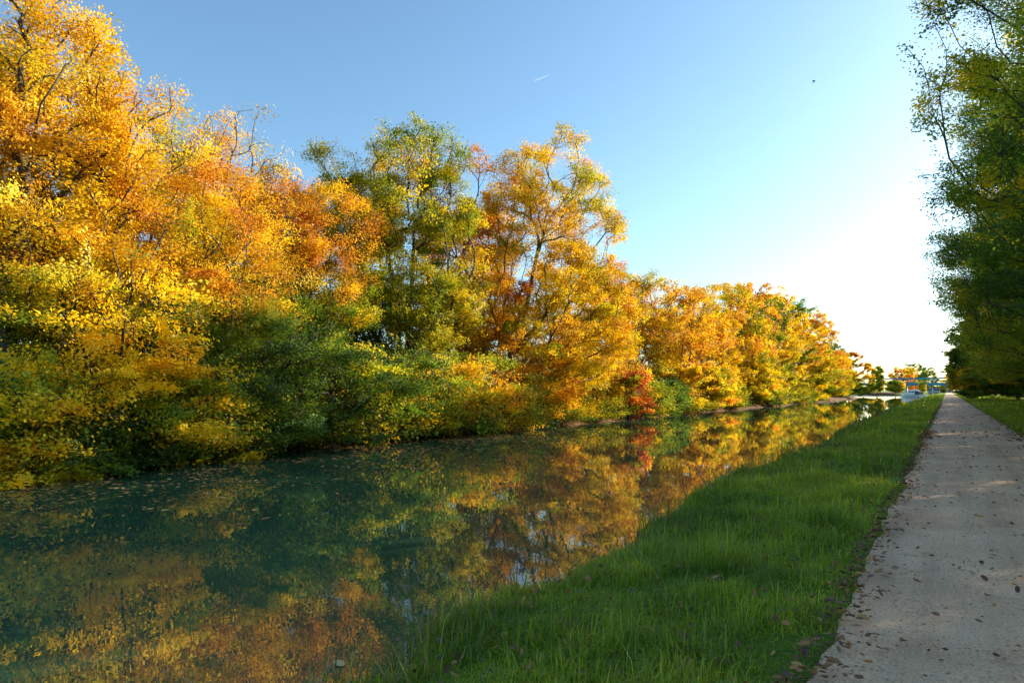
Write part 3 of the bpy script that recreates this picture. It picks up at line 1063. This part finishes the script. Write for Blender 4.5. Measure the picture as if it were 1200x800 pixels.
# --- the right side: tall trees whose boughs overhang the path
R_G = "tall trees along the right verge"
right_a = tree("overhanging_tree", "coarse leaved tree nearest the camera, its boughs hanging in at the top corner", "tree", R_G, (8.0, 20.0, 0.1), 0, seed=61, H=19, rx=7.4, ry=7, z_low=2.5,
               n_tips=4200, per_tip=115, leaf=0.088, hue=0.23, bright=1.5, rough=.12, patch=.3, trunk_r=0.3, jit=.1, spray=.32, lobes=60, lobe_size=.26, asp=.5, layer=.5, shift=(-1.2, -1))
right_b = tree("overhanging_tree", "feathery dark green tree second along the path verge", "tree", R_G, (9.0, 33.0, 0.1), 0, seed=62, H=21, rx=8.9, ry=7.0, z_low=1.0,
               n_tips=4400, per_tip=125, leaf=0.11, hue=0.165, bright=1.35, rough=.14, patch=.3, trunk_r=0.34, jit=.09, spray=.55, lobes=44, lobe_size=.26, asp=.42, droop=.3, layer=.45, shift=(-1.0, 0))
right_c = tree("overhanging_tree", "green and yellow backlit tree third along the path verge", "tree", R_G, (9.2, 45.0, 0.1), 0, seed=63, H=20, rx=8.7, ry=7.0, z_low=1.0,
               n_tips=3200, per_tip=90, leaf=0.135, hue=0.27, bright=1.2, rough=.14, patch=.3, trunk_r=0.32, jit=.12, spray=.6, lobes=40, lobe_size=.26, asp=.5, droop=.25, layer=.45, shift=(-1.0, 0))
rl = ["tall green tree just past the backlit yellow one on the verge", "dark tree in the middle of the right hand verge row", "tall dark tree further along the verge with yellow patches",
      "last of the tall trees on the path side verge", "feathery tree beside the camera outside the right frame edge"]
for (x, y, rz, s, lab, src) in ((9.5, 57, 0.3, .96, rl[0], right_b), (9.6, 69, -.3, .95, rl[1], right_c), (9.8, 81, .35, .9, rl[2], right_b), (10.0, 93, -.2, .78, rl[3], right_c), (10.5, 3, 0.2, 1.0, rl[4], right_b)):
    copy_tree(src, (x, y, 0.1), rz, lab, (s, s, s))
FR_G = "lower trees closing the right verge"
far_r = tree("verge_tree", "orange tinged low tree first beyond the tall verge trees", "tree", FR_G, (9.5, 112, 0.1), 0, seed=64, H=15, rx=8.8, ry=8, z_low=0.4, rough=.13, patch=.3, n_tips=1500, per_tip=60, leaf=0.30,
             hue=0.2, trunk_r=0.25, jit=.18, shift=(-1.5, 0), lobes=34)
for k, (x, y, rz, s, sh) in enumerate(((9.5, 132, 1.9, 1.0, .85), (9.8, 154, .6, 1.05, .8), (10.2, 182, 4.0, 1.1, .8), (10.8, 215, 2.6, 1.15, .8), (11.5, 255, .2, 1.2, .8), (12.5, 280, 3.3, 1.15, .8))):
    copy_tree(far_r, (x, y, 0.1), rz, ["dark low tree second beyond the tall verge trees", "brownish low tree third beyond the tall verge trees", "shaded low tree fourth beyond the tall verge trees",
              "dim low tree fifth beyond the tall verge trees", "small looking low tree sixth beyond the tall verge trees", "furthest low tree near the end of the path"][k], (s, s, s * sh))
H_G = "dark shrubs along the right verge"
hs = tree("verge_shrub", "dark leafy shrub under the nearest verge tree", "shrub", H_G, (10.5, 14, 0.1), 0, seed=65, H=5.6, rx=3.4, ry=4.2, z_low=0.2, n_tips=460, per_tip=48, leaf=0.2, hue=0.04,
          trunk_r=0.1, stems=3, jit=.04, lobes=18, wide=.45)
hw = ["second", "third", "fourth", "fifth", "sixth", "seventh", "eighth", "ninth", "tenth", "eleventh", "twelfth", "thirteenth", "fourteenth", "fifteenth", "sixteenth"]
for k in range(15):
    y = 20 + 6.6 * k + 0.012 * k ** 3
    copy_tree(hs, (10.6 + 0.5 * math.sin(k * 2.1), y, 0.1), k * 1.3, f"dark leafy shrub, {hw[k]} from the camera along the verge", (1.05, 1.05, 0.85 + 0.3 * ((k * 7) % 5) / 4))

# ------------------------------------------------------------------ far end of the canal: bridge, boat, buildings, trees
M_BLUE = principled("blue_bridge_paint", (0.03, 0.23, 0.33), 0.5, 0, .2, .8)
M_CONC = principled("pale_concrete", (0.42, 0.40, 0.36), 0.85, 0, .15, .5)
M_WHITE = principled("white_gelcoat", (0.78, 0.78, 0.76), 0.3, 0, .04, 1.0)
M_NAVY = principled("navy_canvas", (0.03, 0.055, 0.10), 0.7)
M_GLASS = principled("dark_glass", (0.02, 0.03, 0.04), 0.1, 0, .1)
M_STEEL = principled("steel", (0.55, 0.56, 0.57), 0.35, 0.8, .1)
M_GREYB = principled("grey_blue_render", (0.34, 0.39, 0.43), 0.8)
M_SLATE = principled("slate_roof", (0.10, 0.11, 0.13), 0.7)
M_TAN = principled("tan_render", (0.55, 0.40, 0.30), 0.85)
M_TILE = principled("clay_tile", (0.33, 0.13, 0.07), 0.8)
M_DARKM = principled("dark_metal", (0.08, 0.085, 0.09), 0.5, .5)


def bridge():
    Y = 442.0
    root = empty("girder_bridge", (-34, Y, 0), "blue steel girder bridge crossing the far end of the canal", "bridge")
    x0, x1 = -75.0, 30.0
    zb = 4.6
    for s in (-1, 1):
        MB().box((0 - 34 * 0 + (x0 + x1) / 2 + 34, s * 3.0, zb + 0.55), (x1 - x0, 0.35, 1.7)).build("main_girder", M_BLUE, root)
        rl_ = MB()
        rl_.box(((x0 + x1) / 2 + 34, s * 3.0, zb + 3.9), (x1 - x0, 0.28, 0.75))
        rl_.build("top_chord", M_BLUE, root)
        n = 22
        pm = MB().box((0, 0, 0), (0.18, 0.2, 2.5)).build("truss_post", M_BLUE, root)
        for i in range(n + 1):
            o = pm if i == 0 else link(pm.copy(), root)
            o.location = (x0 + (x1 - x0) * i / n + 34, s * 3.0, zb + 2.4)
        rr = MB()
        for zz in (1.9, 2.6):
            rr.box(((x0 + x1) / 2 + 34, s * 2.8, zb + zz), (x1 - x0, 0.08, 0.10))
        rr.build("hand_rail", M_BLUE, root)
    MB().box(((x0 + x1) / 2 + 34, 0, zb + 0.35), (x1 - x0, 5.6, 0.3)).build("deck", M_CONC, root)
    for xx in (-52, -20, 6):
        MB().box((xx + 34, 0, (zb - 1.6) / 2), (1.4, 5.0, zb + 1.2)).build("pier", M_CONC, root)


bridge()


def boat():
    root = empty("cabin_cruiser", (*at(1068, 248), WATER_Z), "white cabin cruiser with dark open stern on the far water", "boat", None, 0)
    root.rotation_euler = (0, 0, math.atan2(0.55, -0.83))
    root.scale = (.88, .88, .88)
    Lh = 9.6
    rings = []
    for i in range(13):
        u = i / 12
        x = -Lh / 2 + Lh * u
        b = 1.65 * (1 - max(0, (u - .45) / .55) ** 2.2) + 0.03
        top = 0.85 + 0.5 * u ** 1.8
        bot = -0.35 + 0.6 * max(0, (u - .7) / .3) ** 2
        rings.append([(x, -b, top), (x, -b * .93, top * .45), (x, -b * .72, 0), (x, 0, bot), (x, b * .72, 0), (x, b * .93, top * .45), (x, b, top), (x, 0, top + .06)])
    MB().loft(rings).build("hull", M_WHITE, root, smooth=False)
    st = MB()
    for s in (-1, 1):
        pts = []
        for i in range(13):
            u = i / 12
            b = 1.65 * (1 - max(0, (u - .45) / .55) ** 2.2) + 0.05
            pts.append((-Lh / 2 + Lh * u, s * (b * .975 + .012), (1.15 + .45 * u ** 1.8) * .78))
        for a, b in zip(pts[:-1], pts[1:]):
            st.bar(a, b, 0.05, 5)
    st.build("rubbing_strake", M_NAVY, root)
    cab = []
    for x, w, z0, z1 in ((-2.4, 1.35, 1.2, 2.75), (0.3, 1.32, 1.25, 2.75), (1.6, 1.2, 1.3, 2.1), (3.2, .7, 1.45, 1.72)):
        cab.append([(x, -w, z0), (x, -w * .86, z1), (x, w * .86, z1), (x, w, z0)])
    c = MB().loft(cab).build("cabin", M_WHITE, root)
    for s in (-1, 1):
        for xa, xb in ((-2.1, -0.9), (-0.7, 0.3)):
            m = MB()
            p = [(xa, s * 1.25, 1.95), (xb, s * 1.235, 1.95), (xb, s * 1.175, 2.5), (xa, s * 1.19, 2.5)]
            q = [(a, b + s * .06, z) for a, b, z in p]
            m.loft([p, q]).build("window", M_GLASS, c)
    m = MB()
    p = [(0.55, -1.0, 2.62), (1.5, -1.02, 2.16), (1.5, 1.02, 2.16), (0.55, 1.0, 2.62)]
    m.loft([p, [(a + .05, b, z + .09) for a, b, z in p]]).build("windscreen", M_GLASS, c)
    # flybridge and stern canopy on a frame
    MB().loft([[(-2.9, -1.1, 2.77), (-2.9, 1.1, 2.77), (0.0, 1.0, 2.77), (0.0, -1.0, 2.77)], [(-2.9, -1.15, 3.25), (-2.9, 1.15, 3.25), (0.35, 1.0, 3.3), (0.35, -1.0, 3.3)]]).build("flybridge", M_WHITE, root)
    cn = []
    for x, z in ((-4.5, 2.3), (-3.6, 2.6), (-2.42, 2.65)):
        cn.append([(x, -1.35, 1.25), (x, -1.2, z), (x, 1.2, z), (x, 1.35, 1.25)])
    MB().loft(cn).build("stern_canopy", M_NAVY, root)
    rl_ = MB()
    for s in (-1, 1):
        prev = None
        for i in range(6):
            u = .5 + .48 * i / 5
            b = 1.6 * (1 - max(0, (u - .45) / .55) ** 2.2)
            x, z = -Lh / 2 + Lh * u, 1.15 + .45 * u ** 1.8
            rl_.bar((x, s * b, z), (x, s * b, z + .6), .025, 5)
            if prev:
                rl_.bar(prev, (x, s * b, z + .6), .025, 5)
            prev = (x, s * b, z + .6)
    rl_.build("bow_rail", M_STEEL, root)
    mm = MB().bar((-1.2, 0, 3.2), (-1.3, 0, 4.6), .04)
    mm.build("mast", M_STEEL, root)


boat()


def house(px, dep, w, d, h, rh, label, mw, mr, rz=0.0):
    x, y = at(px, dep)
    z = float(ground_z(x, y)) - .1
    root = empty("small_building", (x, y, z), label, "building", None, rz)
    wl = MB()
    wl.add([(-w / 2, -d / 2, 0), (w / 2, -d / 2, 0), (w / 2, d / 2, 0), (-w / 2, d / 2, 0), (-w / 2, -d / 2, h), (w / 2, -d / 2, h), (w / 2, d / 2, h), (-w / 2, d / 2, h), (-w / 2, 0, h + rh), (w / 2, 0, h + rh)],
           [(0, 1, 5, 4), (2, 3, 7, 6), (1, 2, 6, 9, 5), (3, 0, 4, 8, 7), (4, 5, 9, 8), (6, 7, 8, 9), (3, 2, 1, 0)])
    wl.build("wall", mw, root)
    rf = MB()
    e = .3
    for s in (-1, 1):
        a = [(-w / 2 - e, s * (d / 2 + e), h - e * 2 * rh / d), (w / 2 + e, s * (d / 2 + e), h - e * 2 * rh / d), (w / 2 + e, 0, h + rh), (-w / 2 - e, 0, h + rh)]
        rf.loft([[(p, q, r + .02) for p, q, r in a], [(p, q, r + .16) for p, q, r in a]])
    rf.build("roof", mr, root)
    dm = MB().box((-w * .2, -d / 2 - .02, 1.0), (.95, .08, 2.0))
    dm.build("door", M_SLATE, root)
    wn_ = MB().box((w * .22, -d / 2 - .02, 1.5), (1.1, .08, 1.1)).build("window", M_GLASS, root)
    MB().box((w * .22, -d / 2 - .08, .9), (1.3, .14, .07)).build("sill", M_CONC, wn_)


house(1094, 340, 5.4, 4.2, 3.2, 1.2, "small grey blue lock hut beside the end of the blue bridge", M_GREYB, M_SLATE)
house(1110, 395, 6.0, 6.0, 3.4, 1.6, "tan house with a clay roof at the end of the path", M_TAN, M_TILE)


def lamp_post(px, dep, h):
    x, y = at(px, dep)
    root = empty("lamp_post", (x, y, float(ground_z(x, y))), "slim pale lamp post in front of the grey blue hut", "lamp post")
    MB().bar((0, 0, -.1), (0, 0, h), .09, 8).bar((0, 0, -.1), (0, 0, .6), .15, 8).build("pole", M_WHITE, root)
    MB().bar((0, 0, h), (-.9, 0, h + .25), .05).build("arm", M_WHITE, root)
    MB().box((-1.15, 0, h + .27), (.6, .24, .14)).build("lamp_head", M_STEEL, root, bevel=.03)


lamp_post(1093, 320, 4.4)

END_G = "trees around the far basin"
t1 = tree("basin_tree", "tall narrow green and yellow tree in front of the blue bridge", "tree", END_G, (*at(1028, 352), 0), 0, seed=71, H=14.5, rx=3.9, ry=3.9, z_low=.3, n_tips=1000, per_tip=60, leaf=.42, hue=.29,
          trunk_r=.25, rough=.12, patch=.25, bright=1.35, jit=.08, wide=.38)
t2 = tree("basin_tree", "large orange tree behind the bridge, left half of the big clump", "tree", END_G, (*at(1058, 420), 0.1), 0, seed=72, H=16.5, rx=10, ry=8, z_low=1, n_tips=1000, per_tip=60, leaf=.42, hue=.55,
          trunk_r=.3, rough=.12, patch=.25, bright=1.35, jit=.16)
t3 = tree("basin_tree", "large dull green tree behind the bridge, beside the orange one", "tree", END_G, (*at(1070, 440), 0.1), 0, seed=73, H=19.5, rx=9.5, ry=8, z_low=1, n_tips=1000, per_tip=60, leaf=.42, hue=.17,
          trunk_r=.3, rough=.12, patch=.25, bright=1.35, jit=.06)
copy_tree(t3, (*at(1088, 400), 0.1), 2.0, "blue green tree above the end of the bridge", (.75, .75, .80))
copy_tree(t2, (*at(1078, 450), 0.1), 1.0, "low orange tree behind the bridge between two green trees", (.8, .8, .62))
b1 = tree("basin_shrub", "yellow green shrub in front of the bridge beside the cruiser", "shrub", END_G, (*at(1049, 335), 0), 0, seed=74, H=6.5, rx=4.4, ry=3.4, z_low=.2, n_tips=420, per_tip=50, rough=.15, leaf=.5, hue=.33,
          trunk_r=.12, stems=3, bright=1.35, jit=.1)
copy_tree(b1, (*at(1081, 320), 0), 2.0, "rounded yellow shrub right behind the cruiser stern", (.5, .5, .9))
copy_tree(b1, (*at(1012, 330), 0), 3.0, "low shrub at the water under the left part of the bridge", (1.3, 1.3, .5))
copy_tree(b1, (*at(1102, 360), 0), 4.0, "low yellow shrub between the hut and the tan house", (.7, .7, .6))


# islet that carries the waterside plants in front of the bridge
def spit():
    a = np.linspace(0, 2 * np.pi, 40, endpoint=False)
    cx, cy_ = at(1040, 345)
    V = [(cx, cy_, 0.05)]
    for k, f in ((0, .8), (1, 1.0)):
        for t in a:
            rr = f * (1 + .12 * math.sin(3 * t) + .08 * math.sin(7 * t))
            V.append((cx + math.cos(t) * 26 * rr, cy_ + math.sin(t) * 9 * rr, (-.1, -1.3)[k]))
    F3 = np.array([(0, 1 + i, 1 + (i + 1) % 40) for i in range(40)])
    F4 = np.array([(1 + i, 41 + i, 41 + (i + 1) % 40, 1 + (i + 1) % 40) for i in range(40)])
    tag(mesh_obj("terrain", np.array(V), [F3, F4], M_GROUND), kind="structure")


spit()

# ------------------------------------------------------------------ fallen leaves
rng = np.random.default_rng(99)


def litter_patch(name, label, P, size, mat, jit, curl, hue, asp=.65):
    V, T, Q = oval_leaves(rng, P, size, jit, asp, curl)
    v = rng.uniform(.75, 1.2, len(P))
    return tag(mesh_obj(name, V, [T, Q], mat, face_attrs={"hue": np.tile(hue, 12), "val": np.tile(v, 12)}), label, "leaves", kind="stuff")


def path_points(n, y0, y1, pw):
    Y = y0 + (y1 - y0) * rng.random(n) ** pw
    e = rng.random(n)
    X = np.where(e < .55, PATH_L + wig(Y, 11.5) + np.abs(rng.normal(0, .16, n)) - .12, np.where(e < .75, PATH_R - np.abs(rng.normal(0, .4, n)) + .2, rng.uniform(PATH_L, PATH_R, n)))
    return np.stack([X, Y, np.full(n, .062)], -1)


P = np.concatenate([path_points(3600, 2.5, 30, 1.3), path_points(1500, 20, 90, 1.2)])
litter_patch("fallen_leaves", "brown fallen leaves scattered along the edge of the path", P, (.022 + .055 * rng.random(len(P)) ** 2.0) * np.where(P[:, 1] > 25, 1.7, 1), M_LITTER, .22, .3, rng.random(len(P)) ** 1.3)
n = 1400
X = rng.uniform(-4, -.7, n)
Y = 2.5 + 28 * rng.random(n) ** 1.4
P = np.stack([X, Y, ground_z(X, Y) + .08], -1)
litter_patch("grass_leaves", "brown leaves caught in the bank grass", P, rng.uniform(.03, .065, n), M_LITTER, .7, .2, rng.random(n))
# loose grit on the path close to the camera
M_GRIT = leaf_material("grit", [(0.0, (0.26, 0.20, 0.15)), (0.5, (0.50, 0.39, 0.28)), (1.0, (0.75, 0.68, 0.58))], trans=0.0, gloss=0.03)
n = 9000
Y = 2.6 + 13 * rng.random(n) ** 1.6
X = PATH_L + .05 + (PATH_R - PATH_L) * rng.random(n)
fx = (X - PATH_L) / (PATH_R - PATH_L)
Z = np.maximum(0.012 + 0.035 * (1 - (2 * fx - 1) ** 2) + 0.012 * vnoise(X * 1.4, Y * 1.1), .006)
sz = .003 + .007 * rng.random(n) ** 2.5
oct_ = np.array([(1, 0, 0), (0, 1, 0), (-1, 0, 0), (0, -1, 0), (0, 0, .8), (0, 0, -.8)])
V = np.stack([X, Y, Z + sz * .3], -1)[:, None] + oct_[None] * sz[:, None, None] * rng.uniform(.6, 1.3, (n, 6, 1))
F = (np.arange(n) * 6)[:, None, None] + np.array([(0, 1, 4), (1, 2, 4), (2, 3, 4), (3, 0, 4), (1, 0, 5), (2, 1, 5), (3, 2, 5), (0, 3, 5)])[None]
tag(mesh_obj("gravel", V.reshape(-1, 3), F.reshape(-1, 3), M_GRIT, smooth=True, face_attrs={"hue": np.repeat(rng.random(n), 8), "val": np.repeat(rng.uniform(.8, 1.1, n), 8)}),
    "loose grit scattered over the pale path", "gravel", kind="stuff")
# leaves drifting on the water, thickest by the far bank
n = 5200
Y = 1 + 34 * rng.random(n) ** 1.1
X = far_edge(Y) + 0.5 + np.abs(rng.normal(0, 4.2, n))
m2 = 900
Y2 = 20 + 190 * rng.random(m2)
X2 = far_edge(Y2) + .15 + np.abs(rng.normal(0, .5, m2))
P = np.stack([np.concatenate([X, Y2 * 0 + X2]), np.concatenate([Y, Y2]), np.full(n + m2, WATER_Z + .012)], -1)
keep = (vnoise(P[:, 0] * .8, P[:, 1] * .5) + .5 * vnoise(P[:, 0] * 2.5, P[:, 1] * 2) > -.12)
P = P[keep]
litter_patch("floating_leaves", "orange and brown leaves floating on the canal by the far bank", P, rng.uniform(.08, .17, len(P)) * np.where(P[:, 1] > 40, 2.2, 1), M_FLOAT, .06, .05, rng.random(len(P)))

# ------------------------------------------------------------------ bird and vapour trail
def bird():
    x, y = at(954, 60)
    z = height_for(96, 60)
    m = MB()
    body = []
    for u, r in ((-.16, .004), (-.12, .022), (-.03, .04), (.06, .036), (.11, .024), (.15, .018), (.18, .004)):
        body.append([(u, r * math.cos(t), r * .9 * math.sin(t)) for t in np.arange(8) * math.pi / 4])
    m.loft(body)
    for s in (-1, 1):
        a = [(.06, s * .02, .01), (.07, s * .13, .10), (.02, s * .27, .15), (-.05, s * .15, .10), (-.05, s * .02, .01)]
        m.loft([a, [(p, q, r + .012) for p, q, r in a]])
    m.loft([[(-.13, -.02, 0), (-.13, .02, 0), (-.25, .05, 0), (-.25, -.05, 0)], [(-.13, -.02, .01), (-.13, .02, .01), (-.25, .05, .008), (-.25, -.05, .008)]])
    o = m.build("bird", M_DARKM, None)
    o.location = (x, y, z)
    o.rotation_euler = (.5, -.5, .3)
    tag(o, "small dark bird in flight against the pale blue sky", "bird")


bird()


def trail():
    m, nt, out = new_mat("vapour")
    d = N(nt, "ShaderNodeBsdfDiffuse")
    d.inputs[0].default_value = (.85, .87, .9, 1)
    t = N(nt, "ShaderNodeBsdfTransparent")
    mx = N(nt, "ShaderNodeMixShader")
    mx.inputs[0].default_value = .085
    nt.links.new(t.outputs[0], mx.inputs[1])
    nt.links.new(d.outputs[0], mx.inputs[2])
    nt.links.new(mx.outputs[0], out.inputs[0])
    a = np.array([*at(626, 7000), height_for(95, 7000)])
    b = np.array([*at(646, 7200), height_for(87, 7200)])
    mb = MB()
    rings = []
    for u in np.linspace(0, 1, 9):
        r = 7.0 * (1 - u) ** .6 + 1.0
        c = a + (b - a) * u
        rings.append([(c[0], c[1] + r * math.cos(k), c[2] + r * math.sin(k)) for k in np.arange(8) * math.pi / 4])
    mb.loft(rings)
    tag(mb.build("vapour_trail", m, None, smooth=True), "short white vapour trail high in the blue sky", "vapour trail")


trail()
print("LEAVES", N_LEAVES, "POLYS", sum(len(me.polygons) for me in bpy.data.meshes))
